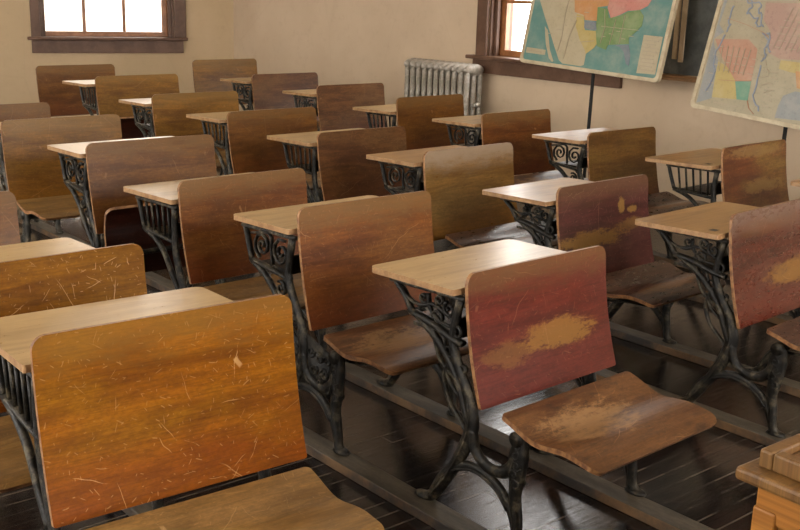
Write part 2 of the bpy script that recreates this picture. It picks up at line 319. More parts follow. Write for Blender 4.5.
# wall with window 2, blackboard and radiator: opening Y 4.58..5.70, Z .87..2.45
bm = bmesh.new()
for y0, y1, z0, z1 in ((-2.6, 4.58, 0, 3.3), (5.70, 9.5, 0, 3.3), (4.58, 5.70, 0, .86), (4.58, 5.70, 2.90, 3.3)): box(bm, XC, XC+.25, y0, y1, z0, z1)
struct(obj('wall_right', bm, PLC))
XA = Matrix.Translation(WALL_A) @ Matrix(((UA.x, -NA.x, 0, 0), (UA.y, -NA.y, 0, 0), (0, 0, 1, 0), (0, 0, 0, 1)))  # local x along wall, y outwards
local_wall('wall_back', PLA, XA, [(-.1, .58, 0, .25, 0, 3.3), (1.80, 8.6, 0, .25, 0, 3.3), (.58, 1.80, 0, .25, 0, .80), (.58, 1.80, 0, .25, 2.95, 3.3)])
for nm, rects in (('wall_left', [(-2.55, -2.4, a, b_, 0, 3.3) for a, b_ in ((-2.6, .6), (1.8, 3.6), (4.8, 6.6), (7.8, 16))] + [(-2.55, -2.4, a, a+1.2, z0, z1) for a in (.6, 3.6, 6.6) for z0, z1 in ((0, .75), (2.75, 3.3))]),
                  ('wall_front', [(a, b_, -2.55, -2.4, 0, 3.3) for a, b_ in ((-2.6, .9), (2.3, 3.3), (4.7, 5.85))] + [(a, a+1.4, -2.55, -2.4, z0, z1) for a in (.9, 3.3) for z0, z1 in ((0, .9), (2.9, 3.3))])):
    bm = bmesh.new()
    for r in rects: box(bm, *r)
    struct(obj(nm, bm, PLC))
def window(name, xf, x0, x1, z0, z1, muntx, muntz, sash_w, left_casing, right_casing, sill_over, sill_top, apron, sash_far=None):
    """local x along the wall, y outwards, z up"""
    root = empty(name, (0, 0, 0)); root.matrix_world = xf; root['kind'] = 'structure'
    bm = bmesh.new()
    box(bm, x0-left_casing, x0, -.025, 0, z0-.02, z1+.13); box(bm, x1, x1+right_casing, -.025, 0, z0-.02, z1+.13)
    box(bm, x0, x1, -.025, 0, z1, z1+.13)
    obj('window_casing', bm, TRIM, root, bevel=.006)
    bm = bmesh.new()
    for a, b_ in ((x0, x0+.02), (x1-.02, x1)): box(bm, a, b_, 0, .22, z0, z1)
    box(bm, x0, x1, 0, .22, z1-.02, z1)
    for a, b_ in ((x0+.02, x0+.05), (x1-.05, x1-.02)): box(bm, a, b_, .03, .06, z0, z1)
    obj('window_jamb', bm, TRIM, root, bevel=.003)
    bm = bmesh.new(); box(bm, x0-sill_over, x1+sill_over, -.075, .2, sill_top-.028, sill_top); obj('window_sill', bm, TRIM, root, bevel=.008)
    bm = bmesh.new(); box(bm, x0-sill_over+.035, x1+sill_over-.035, -.03, 0, apron, sill_top-.028); obj('window_apron', bm, TRIM, root, bevel=.004)
    bm = bmesh.new(); g0 = sill_top+.0
    for a, b_ in ((x0+.02, x0+.02+sash_w), (x1-.02-(sash_far or sash_w), x1-.02)): box(bm, a, b_, .08, .12, g0, z1)
    box(bm, x0+.02, x1-.02, .08, .12, g0, g0+.045); box(bm, x0+.02, x1-.02, .08, .12, z1-.06, z1)
    for m_ in muntx: box(bm, m_-.014, m_+.014, .085, .115, g0, z1)
    for m_ in muntz: box(bm, x0+.02, x1-.02, .085, .115, m_-.012, m_+.012)
    obj('window_sash', bm, SASH, root, bevel=.003)
    bm = bmesh.new(); box(bm, x0+.03, x1-.03, .098, .102, g0+.02, z1-.03); obj('window_pane', bm, GLASS, root)
window('window_1', XA, .58, 1.80, .80, 2.95, (1.03, 1.395), (1.35, 1.88, 2.42), .075, .11, .08, .115, .812, .668, .03)
XW2 = Matrix.Translation((XC, 0, 0)) @ Matrix(((0, 1, 0, 0), (1, 0, 0, 0), (0, 0, 1, 0), (0, 0, 0, 1)))
window('window_2', XW2, 4.58, 5.70, .86, 2.90, (4.97, 5.28), (1.26, 1.80, 2.35), .07, .10, .11, .165, .872, .745)
BRK, nt, b = mat('pale_outdoor_brick'); tc = nd(nt, 'ShaderNodeTexCoord'); bk = nd(nt, 'ShaderNodeTexBrick'); nt.links.new(mapping(nt, tc.outputs['Object'], rot=(pi/2, 0, 0)), bk.inputs[0])
bk.inputs['Scale'].default_value = 1; bk.inputs['Brick Width'].default_value = .42; bk.inputs['Row Height'].default_value = .14; bk.inputs['Mortar Size'].default_value = .012
bk.inputs[1].default_value = (.9, .82, .74, 1); bk.inputs[2].default_value = (.8, .7, .6, 1); bk.inputs[3].default_value = (.95, .93, .9, 1)
nt.links.new(bk.outputs[0], b.inputs['Base Color'])
bm = bmesh.new(); box(bm, -3, 6, 3.4, 3.6, -.5, 3.0); o = obj('neighbouring_brick_wall', bm, BRK); o.matrix_world = XA; struct(o)
# blackboard on the right wall
WOODF = plain('golden_brown_frame_wood', (.22, .11, .04), .4, nscale=9, c2=(.32, .17, .07))
bb = empty('blackboard', (XC, 0, 0)); tag(bb, 'dark grey-green blackboard on the beige wall between the two maps', 'blackboard')
SL = plain('slate_board', (.055, .062, .060), .6, nscale=4, c2=(.13, .14, .135))
bm = bmesh.new(); box(bm, -.02, -.001, .6, 4.20, .87, 2.2); obj('slate', bm, SL, bb)
bm = bmesh.new(); box(bm, -.035, -.001, .52, .6, .83, 2.28); box(bm, -.035, -.001, 4.20, 4.26, .83, 2.28); box(bm, -.035, -.001, .6, 4.20, 2.2, 2.28); obj('board_frame', bm, WOODF, bb, bevel=.004)
bm = bmesh.new(); box(bm, -.085, -.001, .5, 4.28, .835, .852); box(bm, -.085, -.075, .5, 4.28, .852, .868); obj('chalk_rail', bm, WOODF, bb, bevel=.003)
PS = plain('pale_strip_wood', (.46, .35, .22), .5, nscale=10, c2=(.58, .45, .30))
for i, y in enumerate((3.99, 4.045)):
    bm = bmesh.new(); box(bm, XC-.05+.012*i, XC-.038+.012*i, y-.017, y+.017, .945+.015*i, 1.95); o = obj('wooden_ruler', bm, PS, bevel=.003)
    tag(o, ('narrow pale wooden strip hanging on the blackboard, the one farther from the coloured map', 'narrow pale wooden strip hanging on the blackboard, the one next to the coloured map')[i], 'ruler', 'wooden strips hanging at the blackboard')

# ------------------------------------------------------------------ radiator
RAD = plain('silver_grey_painted_iron', (.19, .165, .13), .45, nscale=25, c2=(.33, .29, .24), bmp=.3)
rd = empty('radiator', (5.43, 6.02, 0)); tag(rd, 'grey cast iron column radiator in the corner beside the window', 'radiator')
def rad_section():
    bm = bmesh.new()
    for dx in (-.062, 0, .062):
        rod(bm, (dx, 0, .10), (dx, 0, .765), .021, 10)
    for zc in (.775, .095):
        r = bmesh.ops.create_uvsphere(bm, u_segments=14, v_segments=10, radius=1)
        for v in r['verts']: v.co = Vector((v.co.x*.098, v.co.y*.031, zc+v.co.z*.045))
    for dx in (-.062, .062): rod(bm, (dx, 0, 0), (dx, 0, .1), .014, 8, .02)
    me = bpy.data.meshes.new('radiator_section'); bm.to_mesh(me); bm.free(); me.materials.append(RAD); me.shade_smooth(); return me
rs = rad_section()
for i in range(11): link('radiator_section', rs, rd, loc=(0, -.36+i*.066, 0))
bm = bmesh.new(); rod(bm, (0, -.40, .16), (0, -.47, .16), .018); rod(bm, (0, -.46, 0), (0, -.46, .19), .016); rod(bm, (0, -.46, .19), (0, -.46, .24), .03, 12, .022); obj('valve', bm, RAD, rd, smooth=True)
bm = bmesh.new(); rod(bm, (-.02, -.39, .53), (-.02, -.43, .53), .012); rod(bm, (-.02, -.43, .535), (-.02, -.445, .535), .018); obj('air_vent', bm, plain('pale_metal', (.6, .58, .52), .3, .6), rd, smooth=True)

# ------------------------------------------------------------------ maps on stands
def mapmat(name, c, amt=.35):
    c = tuple(v*.70 for v in c)
    m, nt, b = mat(name); tc = nd(nt, 'ShaderNodeTexCoord'); n = noise(nt, tc.outputs['Object'], 45, 6, .75); n2 = noise(nt, mapping(nt, tc.outputs['Object'], sc=(1, 1, 1)), 7, 4, .6)
    c_ = mix(nt, mth(nt, 'MULTIPLY', sstep(nt, n, .52, .62), amt), c, tuple(v*.55 for v in c)); c_ = mix(nt, mth(nt, 'MULTIPLY', sstep(nt, n2, .4, .7), .2), c_, (.5, .42, .3))
    nt.links.new(c_, b.inputs['Base Color']); b.inputs['Roughness'].default_value = .45; return m
MC = {'sea': mapmat('teal_map_ink', (.10, .235, .20), .15), 'cream': mapmat('cream_map_ink', (.46, .38, .235), .3), 'orange': mapmat('orange_map_ink', (.54, .24, .07), .3),
      'yellow': mapmat('yellow_map_ink', (.48, .36, .11), .3), 'slate': mapmat('slate_map_ink', (.16, .19, .22), .3), 'green': mapmat('green_map_ink', (.15, .245, .07), .3),
      'pink': mapmat('pink_map_ink', (.54, .20, .15), .4), 'rose': mapmat('rose_map_ink', (.42, .25, .185), .5), 'haze': mapmat('grey_blue_map_ink', (.27, .275, .265), .3), 'base': mapmat('buff_map_paper', (.38, .32, .20), .4),
      'mintgreen': mapmat('mint_map_ink', (.13, .30, .19), .2), 'salmon': mapmat('salmon_map_ink', (.46, .22, .13), .3), 'blueline': plain('blue_map_line', (.19, .21, .25), .6), 'redline': plain('brown_map_line', (.30, .14, .07), .6), 'text': plain('faint_print', (.30, .24, .16), .6)}
CREAMF = plain('cream_painted_wood', (.42, .34, .22), .45, nscale=14, c2=(.31, .24, .145)); BLKM = plain('black_painted_metal', (.008, .007, .006), .5, spec=.15)
def frame_mx(BL, d1, up):
    d1, up = Vector(d1), Vector(up); n = d1.cross(up); return Matrix(((d1.x, up.x, n.x, BL[0]), (d1.y, up.y, n.y, BL[1]), (d1.z, up.z, n.z, BL[2]), (0, 0, 0, 1)))
def rounded(x0, x1, y0, y1, r, n=6):
    out = []
    for cx, cy, a in ((x1-r, y0+r, -pi/2), (x1-r, y1-r, 0), (x0+r, y1-r, pi/2), (x0+r, y0+r, pi)):
        out += [(cx+r*cos(a+pi/2*i/n), cy+r*sin(a+pi/2*i/n)) for i in range(n+1)]
    return out
def prism(bm, pts, z0, z1, mi=0):
    a = [bm.verts.new((x, y, z0)) for x, y in pts]; c = [bm.verts.new((x, y, z1)) for x, y in pts]; n = len(pts); fs = []
    for i in range(n): fs.append(bm.faces.new((a[i], a[(i+1) % n], c[(i+1) % n], c[i])))
    fs.append(bm.faces.new(c)); fs.append(bm.faces.new(a[::-1]))
    for f in fs: f.material_index = mi
def make_map(name, label, mx, W, H, base, polys, lines, texts, polexy, r):
    root = empty(name, (0, 0, 0)); root.matrix_world = mx; tag(root, label, 'map')
    bm = bmesh.new(); prism(bm, rounded(0, W, 0, H, r), -.022, 0); obj('map_board', bm, CREAMF, root, bevel=.004)
    bm = bmesh.new(); outer = rounded(0, W, 0, H, r); inner = rounded(.022, W-.022, .022, H-.022, r*.7)
    for i in range(len(outer)):
        j = (i+1) % len(outer); q = [bm.verts.new((*p, z)) for p, z in ((outer[i], 0), (outer[j], 0), (outer[j], .008), (outer[i], .008), (inner[i], .008), (inner[j], .008), (inner[j], 0.0), (inner[i], 0.0))]
        bm.faces.new((q[0], q[1], q[2], q[3])); bm.faces.new((q[3], q[2], q[5], q[4])); bm.faces.new((q[4], q[5], q[6], q[7]))
    bmesh.ops.remove_doubles(bm, verts=bm.verts, dist=1e-5); obj('map_frame', bm, CREAMF, root)
    keys = [base]+sorted({k for k, _ in polys+lines} | {'text'}); bm = bmesh.new()
    prism(bm, rounded(.022, W-.022, .022, H-.022, r*.7), .0, .0012, 0)
    for i, (k, p) in enumerate(polys):
        mnx = .0225; p = [(min(max(x, mnx), W-.0225), min(max(y, .024), H-.03)) for x, y in p]
        prism(bm, p, .0005, .0016+.00025*i, keys.index(k))
    for k, p in lines:
        if k == 'blueline':
            q = []
            for (x0, y0), (x1, y1) in zip(p, p[1:]):
                for j in range(4): q.append((x0+(x1-x0)*j/4+.012*sin(31*j+70*x0+9), y0+(y1-y0)*j/4+.009*cos(17*j+50*y0)))
            p = q+[p[-1]]
        for (x0, y0), (x1, y1) in zip(p, p[1:]):
            d = Vector((x1-x0, y1-y0)); n = Vector((-d.y, d.x)).normalized()*(.003 if k == 'blueline' else .0012)
            prism(bm, [(x0-n.x, y0-n.y), (x1-n.x, y1-n.y), (x1+n.x, y1+n.y), (x0+n.x, y0+n.y)], .001, .0070, keys.index(k))
    for x, y, ww, hh in texts: prism(bm, [(x, y), (x+ww, y), (x+ww, y+hh), (x, y+hh)], .001, .0068, keys.index('text'))
    obj('map_sheet', bm, [MC[k] for k in keys], root)
    return root
USA = {"cream": [[[0.063, 0.4], [0.148, 0.281], [0.229, 0.175], [0.27, 0.117], [0.323, 0.048], [0.358, 0.03], [0.503, 0.03], [0.528, 0.04], [0.526, 0.107], [0.578, 0.148], [0.479, 0.247], [0.446, 0.335], [0.37, 0.348], [0.35, 0.419], [.33, .8], [.10, .8], [.05, .62]], [[0.15, 0.243], [0.189, 0.134], [0.238, 0.051], [0.271, 0.03], [0.281, 0.037], [0.233, 0.101], [0.182, 0.221]], [[0.922, 0.258], [1.056, 0.259], [1.06, 0.045], [0.928, 0.038]], [[0.034, 0.1], [0.2, 0.098], [0.2, 0.066], [0.035, 0.065]]], "orange": [[[0.35, 0.419], [0.37, 0.348], [0.446, 0.335], [0.462, 0.306], [0.556, 0.308], [0.541, 0.39], [0.615, 0.402], [0.62, 0.437], [.6, .8], [.33, .8]]], "yellow": [[[0.39, 0.337], [0.448, 0.329], [0.479, 0.247], [0.565, 0.249], [0.594, 0.174], [0.578, 0.148], [0.526, 0.107], [0.512, 0.129], [0.456, 0.185], [0.402, 0.265]]], "slate": [[[0.464, 0.3], [0.55, 0.304], [0.571, 0.255], [0.509, 0.252], [0.471, 0.259]], [[0.722, 0.18], [0.831, 0.191], [0.859, 0.13], [0.864, 0.072], [0.84, 0.081], [0.806, 0.148], [0.769, 0.173]]], "green": [[[0.541, 0.39], [0.62, 0.384], [0.642, 0.333], [0.72, 0.351], [0.772, 0.378], [0.855, 0.396], [0.892, 0.364], [0.894, 0.307], [0.861, 0.269], [0.82, 0.231], [0.83, 0.197], [0.678, 0.176], [0.671, 0.146], [0.597, 0.162], [0.563, 0.255], [0.556, 0.308]]], "pink": [[[0.62, 0.437], [0.618, 0.39], [0.657, 0.334], [0.718, 0.356], [0.77, 0.384], [0.855, 0.396], [0.905, 0.422], [0.923, 0.458], [.97, .62], [.85, .7], [.62, .72]]]}
pl = [(k, p) for k in ('cream', 'orange', 'yellow', 'green', 'pink', 'slate') for p in USA[k]]
rn = random.Random(3)
tx = [(.945, .06+i*.021, .10-.03*rn.random(), .004) for i in range(9)] + [(.05, .078, .12, .005)] + [(.18+.05*i+.03*rn.random(), .2+.03*i, .035, .004) for i in range(6)] + [(.62+.05*i, .22+.02*(i % 3), .03, .003) for i in range(5)]
ln = [('redline', [(.05+.3*i/6+.0*i, .42-.03*i), (.12+.3*i/6, .36-.03*i)]) for i in range(0)]
ln += [('text', [(.30, .10), (.31, .2), (.30, .33), (.31, .45)]), ('text', [(.36, .06), (.37, .2), (.40, .3)]), ('text', [(.62, .18), (.63, .28), (.60, .38)]), ('text', [(.69, .18), (.70, .33)]), ('text', [(.76, .19), (.76, .36)]), ('text', [(.60, .28), (.88, .28)]), ('text', [(.45, .17), (.57, .19)]), ('text', [(.36, .42), (.6, .44)])]
M1 = frame_mx((5.1, 4.889, .894), (0, -.9993, -.0387), (.1742, -.0381, .984))
M2 = frame_mx((5.1, 3.567, .74), (0, -.9974, -.0724), (.1992, -.071, .9774))
make_map('wall_map', 'coloured map of a country on teal sea, cream frame, in front of the window', M1, 1.095, .86, 'sea', pl, ln, tx, None, .03)
m2 = [('haze', [(.03, .8), (.05, .6), (.041, .465), (.084, .43), (.029, .382), (.097, .27), (.12, .07), (.034, .03), (.03, .4)]),
      ('salmon', [(.04, .385), (.244, .41), (.311, .366), (.321, .289), (.328, .198), (.233, .185), (.158, .252), (.088, .322)]), ('yellow', [(.097, .27), (.158, .252), (.233, .185), (.273, .089), (.12, .076), (.103, .203)]),
      ('yellow', [(.462, .329), (.571, .332), (.588, .277), (.536, .276), (.465, .284)]), ('mintgreen', [(.233, .185), (.328, .198), (.339, .094), (.273, .089)]),
      ('rose', [(.284, .611), (.9, .66), (.95, .38), (.664, .352), (.567, .344), (.453, .334), (.38, .356), (.36, .464), (.298, .521)]), ('orange', [(.561, .286), (.78, .3), (.8, .204), (.595, .202)]), ('haze', [(.521, .099), (.533, .153), (.593, .186), (.649, .185), (.759, .053), (.521, .034)])]
l2 = [('blueline', p) for p in ([(.113, .58), (.088, .537), (.08, .489), (.113, .46), (.099, .431)], [(.157, .611), (.221, .584), (.201, .543), (.253, .523), (.251, .49), (.31, .484)], [(.193, .614), (.252, .594), (.25, .555), (.294, .534), (.292, .495)],
      [(.318, .459), (.361, .425), (.339, .37), (.381, .33), (.352, .307)], [(.332, .46), (.375, .44), (.356, .386), (.387, .357)])] + \
     [('redline', p) for p in ([(.084, .503), (.205, .484), (.311, .458), (.357, .438)], [(.339, .094), (.359, .057), (.397, .031)], [(.129, .173), (.234, .183), (.328, .198)])]
l2 += [('text', [(.40+.035*i, .38), (.45+.035*i, .60)]) for i in range(14)] + [('text', [(.30+.02*i, .45-.035*i), (.36+.03*(i % 3), .43-.035*i)]) for i in range(9)] + [('text', [(.12+.03*i, .22), (.10+.035*i, .36)]) for i in range(6)] + [('blueline', [(.345, .29), (.36, .2), (.35, .12), (.42, .05)]), ('blueline', [(.10, .42), (.06, .33), (.09, .22), (.07, .1)])]
t2 = [(.14+.05*(i % 4)+.01*rn.random(), .23+.04*(i//4), .03, .003) for i in range(12)] + [(.40+.07*(i % 6)+.02*rn.random(), .39+.035*(i//6), .045, .003) for i in range(30)] + [(.40+.03*rn.random(), .08+.03*i, .05, .003) for i in range(7)] + [(.06+.02*(i % 2), .1+.05*i, .03, .003) for i in range(6)] + [(.14, .05, .15, .004)]
make_map('wall_map', 'buff map with rose regions on a leaning board, right of the blackboard', M2, 1.0, .95, 'base', m2, l2, t2, None, .03)
def stand(xb, y, zb, lean, lab):
    """pole parallel to the leaning board; xb = pole x at the height zb of the board's lower edge"""
    s = empty('map_stand', (xb-lean*zb, y, 0)); tag(s, lab, 'stand')
    bm = bmesh.new(); xz = lean*zb+.006; rod(bm, (xz-.02, 0, .10), (xz, 0, zb), .011); rod(bm, (xz, 0, zb), (xz+lean*(1.62-zb), 0, 1.62), .010); obj('pole', bm, BLKM, s, smooth=False)
    for a in (pi/2, pi/2+2.1, pi/2-2.1):
        bm = bmesh.new(); stroke(bm, [(.0, .20), (.12, .15), (.26, .04), (.32, .008)], .016, .012)
        obj('leg', bm, BLKM, s, smooth=True, loc=(lean*zb-.012, 0, 0), rot=(0, 0, a))
stand(5.142, 4.315, .89, .179, 'thin black stand pole under the coloured map with teal sea')
stand(5.142, 3.00, .74, .206, 'thin black stand pole under the buff map at the picture edge')

# ------------------------------------------------------------------ desk ironwork (side frames lie in the y,z plane; y = 0 at the backrest, +y towards the desktop)
def add_common(bm, style):
    T = .02
    if style == 'rear': stroke(bm, [(-.02, .52), (-.03, .45), (-.045, .37), (-.045, .30), (-.02, .22), (.035, .12), (.085, .05), (.125, .022)], .026, T)
    elif style != 'slat':
        stroke(bm, [(.015, .62), (.03, .55), (.035, .50), (.01, .44), (-.03, .37), (-.045, .30), (-.02, .22), (.035, .12), (.085, .05), (.125, .022)], [.02, .02, .024, .026, .032, .044, .036, .028, .028, .036], T)
        stroke(bm, [(-.035, .36), (-.043, .30), (-.02, .22), (.035, .12), (.085, .05)], .010, T*1.5, seg=6)
    else:
        stroke(bm, [(.015, .62), (.02, .55), (.015, .46), (-.01, .38), (-.04, .30), (-.02, .22), (.035, .12), (.085, .05), (.125, .022)], [.02, .02, .024, .028, .04, .034, .028, .028, .036], T)
    # arch between the feet
    stroke(bm, [(.085, .06), (.05, .12), (.0, .165), (-.07, .185), (-.14, .165), (-.19, .115), (-.215, .05)], .024, T*.9)
    stroke(bm, [(.05, .115), (.0, .158), (-.07, .178), (-.14, .158), (-.185, .115)], .008, T*1.3, seg=6)
    # seat bracket: the S that dips and rises to the hinge knob
    stroke(bm, [(-.045, .29), (-.06, .235), (-.10, .205), (-.15, .205), (-.185, .235), (-.195, .28), (-.205, .30)], [.034, .028, .028, .030, .030, .030, .026], T)
    # front leg
    stroke(bm, [(-.212, .325), (-.208, .28), (-.205, .22), (-.20, .16), (-.21, .10), (-.215, .05), (-.235, .022)], [.034, .052, .044, .030, .024, .024, .034], T*1.25)
    for q in range(5): stroke(bm, spiral(-.208+.006*(q % 2), .30-.026*q, .016, .005, q*1.7, 1.1, 8), .007, T*1.5, k=1, seg=6)
    for y in (.118, -.228):
        r = bmesh.ops.create_uvsphere(bm, u_segments=10, v_segments=6, radius=1)
        for v in r['verts']: v.co = Vector((v.co.x*.02, y+v.co.y*.034, .034+v.co.z*.012))
    rod(bm, (-.018, -.205, .318), (.018, -.205, .318), .020, 14)
    if style == 'rear': return
    # bearer under the desktop
    stroke(bm, [(-.0, .624), (.13, .622), (.27, .618)], .013, T)
def side_frame(style):
    bm = bmesh.new(); add_common(bm, style); t = .013
    if style == 'rear': pass
    elif style == 'slat':
        stroke(bm, [(.01, .497), (.10, .502), (.225, .512)], .014, .02)
        stroke(bm, [(.262, .615), (.245, .565), (.225, .512)], .013, .018)
        stroke(bm, [(.225, .510), (.15, .485), (.09, .44), (.04, .37), (-.01, .31)], .018, .018)
        for i in range(5): stroke(bm, [(.06+.038*i, .618), (.048+.036*i, .503+.002*i)], .008, .010)
    elif style in ('spiral', 'fern'):
        stroke(bm, [(.258, .615), (.24, .56), (.225, .518)], .013, .02)
        stroke(bm, [(.228, .516), (.12, .505), (.03, .495)], .013, .02)
        stroke(bm, [(.225, .514), (.16, .485), (.11, .445), (.07, .395), (.02, .34), (-.03, .30)], .018, .018)
        for cy, cz, r0, a0, d in ((.168, .570, .044, -1.2, 1.8), (.070, .565, .044, 2.0, -1.8), (.035, .50, .020, 0, -1.3), (.07, .455, .025, 1.0, 1.4), (.03, .42, .02, 3.5, -1.3), (.0, .37, .018, 1, 1.3)):
            stroke(bm, spiral(cy, cz, r0, .006, a0, d), [.009, .006, .007], t, k=1, seg=6)
        stroke(bm, [(.225, .60), (.13, .612), (.12, .56), (.115, .52)], .007, t, seg=6)
        stroke(bm, [(.0, .30), (.03, .26), (.06, .17), (.07, .1)], .010, t, seg=6)
        if style == 'fern':   # cast panel with a fern and rosettes between pole and front leg
            pts = [(.0, .30), (-.03, .36), (-.10, .335), (-.19, .31), (-.205, .24), (-.19, .17), (-.12, .185), (-.04, .19), (.0, .18), (.02, .20), (.015, .25)]
            q = [bm.verts.new((-.002, y, z)) for y, z in pts]; q2 = [bm.verts.new((.002, y, z)) for y, z in pts]
            bm.faces.new(q); bm.faces.new(q2[::-1])
            for i in range(len(pts)): bm.faces.new((q[i], q[(i+1) % len(pts)], q2[(i+1) % len(pts)], q2[i]))
            stroke(bm, [(.0, .19), (-.02, .25), (-.03, .34)], .008, .016, seg=6)
            for i in range(7):
                z = .205+.02*i; y = -.004-.004*i
                stroke(bm, [(y, z), (y-.022, z+.014), (y-.038, z+.012)], [.009, .009, .003], .014, k=2, seg=6)
                stroke(bm, [(y, z), (y+.014, z+.016), (y+.024, z+.018)], [.009, .008, .003], .014, k=2, seg=6)
            for cy, cz in ((-.085, .30), (-.125, .29), (-.10, .25), (-.15, .245), (-.12, .21), (-.165, .29), (-.07, .22), (-.165, .205)): stroke(bm, spiral(cy, cz, .019, .005, cy*40, 1.2, 10), .006, .016, k=1, seg=6)
    else:  # leafy openwork
        stroke(bm, [(.25, .615), (.215, .585), (.19, .55), (.17, .54)], .015, .02)
        stroke(bm, [(.19, .545), (.12, .535), (.05, .515), (.0, .505)], [.016, .02, .018, .016], .024)
        stroke(bm, [(.17, .54), (.10, .50), (.055, .46), (.01, .40), (-.015, .34), (-.04, .29)], [.016, .02, .02, .018, .02, .02], .018)
        stroke(bm, [(.235, .60), (.19, .575), (.15, .572), (.11, .585), (.06, .57), (.02, .55)], [.012, .008, .012, .008, .010, .006], t, seg=6)
        stroke(bm, [(.13, .61), (.12, .57), (.08, .545), (.04, .54)], .009, t, seg=6)
        for cy, cz, r0, a0, d in ((.145, .595, .018, 2.5, 1.2), (.085, .60, .016, -1, 1.2), (.05, .585, .022, 1, -1.3), (.09, .552, .022, 0, 1.1), (.045, .475, .022, 2, 1.3), (.02, .53, .02, 0, 1.2), (-.005, .44, .018, 1, -1.2), (.0, .39, .016, 2, 1.2)):
            stroke(bm, spiral(cy, cz, r0, .005, a0, d), [.010, .006, .007], t, k=1, seg=6)
        for a, b_, c_ in (((.15, .535), (.11, .52), (.09, .49)), ((.11, .53), (.07, .51), (.055, .47)), ((.07, .52), (.03, .49), (.02, .44)), ((.05, .45), (.045, .40), (.0, .36)), ((.10, .49), (.075, .44), (.03, .41))): stroke(bm, [a, b_, c_], [.007, .010, .006], t, seg=6)
        stroke(bm, [(.04, .45), (.06, .40), (.04, .34), (.0, .30), (-.03, .27)], .012, t, seg=6)
    me = bpy.data.meshes.new('side_frame'); bmesh.ops.recalc_face_normals(bm, faces=bm.faces); bm.to_mesh(me); bm.free(); me.shade_smooth(); return me
FR = {}
for st in ('slat', 'spiral', 'fern', 'leaf', 'rear'):
    FR[st] = {}
    for nm, m in (('b', IRON), ('g', IRONG)):
        me = side_frame(st); me.materials.append(m); FR[st][nm] = me
def seat_arm_mesh(m):
    bm = bmesh.new(); stroke(bm, [(-.19, .305), (-.22, .325), (-.30, .322), (-.40, .325)], [.022, .018, .014, .01], .022)
    stroke(bm, [(-.20, .30), (-.25, .305), (-.30, .318)], .009, .018, seg=6)
    me = bpy.data.meshes.new('seat_arm'); bmesh.ops.recalc_face_normals(bm, faces=bm.faces); bm.to_mesh(me); bm.free(); me.materials.append(m); me.shade_smooth(); return me
ARM = {'b': seat_arm_mesh(IRON), 'g': seat_arm_mesh(IRONG)}
def hinge_bar(m):
    bm = bmesh.new(); rod(bm, (-.23, -.20, .305), (.23, -.20, .305), .010); me = bpy.data.meshes.new('hinge_bar'); bm.to_mesh(me); bm.free(); me.materials.append(m); return me
HB = {'b': hinge_bar(IRON), 'g': hinge_bar(IRONG)}

def school_desk(X, Y, W, H, rot, bh, dd, dl, dw, dz, back, style, seatm, tone, label, folded=False, top=True, dip=0., slot=False, sw=.485, sdx=0.):
    t = empty('school_desk' if top else 'school_bench_seat', (X, Y, 0), rot); tag(t, label, 'school desk' if top else 'school seat', 'wooden school desks with cast iron frames')
    ex = .018 if X > 2.5 else .006; dl += ex; dw += ex; W += .008
    L = math.hypot(bh, .068); rt, rb = .030, .006
    fn = lambda u: (-.068*(.35*u+.65*u**2.2), -bh*u)
    bm = panel(W, dense(fn, L, rt, rb), .011, rt, rb)
    zc = -bh/2
    for v in bm.verts: v.co.z -= zc; v.co.y += .0
    o = obj('backrest', bm, [BK[back], EDGE], t, smooth=False, bevel=.003, loc=(0, -.004, H+zc))
    if top:
        x0 = -W/2-dl; xm = x0+dw/2
        Lt = dd-.012
        bm = panel(dw, dense(lambda u: (Lt*(1-u)+.012, .0), Lt, .022, .004, 4), .016, .022, .004, 6)
        ym = .012+Lt/2
        for v in bm.verts: v.co.y -= ym
        o = obj('desktop', bm, [TOPO if X > 2.5 and Y < 3.5 else TOP, TOPE], t, bevel=.0035, loc=(xm, ym, H-dz-.005)); o.rotation_euler = (-.022, 0, 0)
        if slot:
            bm = bmesh.new(); box(bm, -dw/2+.045, -dw/2+.075, -ym+.05, -ym+.075, .0078, .0086); obj('inkwell_slot', bm, DARK, o)
        zs = H-dz-.012
    else: zs = .60
    s = zs/.632
    cx = -.035
    for sx in (-1, 1):
        f = link('side_frame', FR[style][tone], t, loc=(cx+sx*.232, 0, .0)); f.scale = (1, 1, s)
        if not folded:
            a = link('seat_arm', ARM[tone], t, loc=(cx-.015+sx*.17, 0, -.006-dip*.8)); a.scale = (1, 1, s)
    h = link('hinge_bar', HB[tone], t, loc=(cx, 0, 0)); h.scale = (1, 1, s)
    if top:
        bm = bmesh.new(); box(bm, cx-.222, cx+.222, .035, .195, .505, .515); box(bm, cx-.222, cx+.222, .035, .045, .515, .56)
        o = obj('book_shelf', bm, IRON, t); o.scale = (1, 1, s)
    # seat: scooped board, local origin at its middle
    SL_ = .290
    def sf(u):
        z = .020*(1-u)**2 - .016*math.exp(-((u-.36)/.2)**2) + .004*math.exp(-((u-.72)/.15)**2) - .012*(max(0, u-.88)/.12)**2
        return (SL_/2-SL_*u, z-dip*u)
    bm = panel(sw, dense(sf, SL_, .012, .03, 18), .013, .012, .03)
    zz = .352*s
    if folded: obj('seat', bm, [seatm, EDGE], t, bevel=.003, loc=(cx+.0, -.135, .355), rot=(radians(-84), 0, 0))
    else: obj('seat', bm, [seatm, EDGE], t, bevel=.003, loc=(cx-.018+sdx, -.168-SL_/2, zz))
    return t

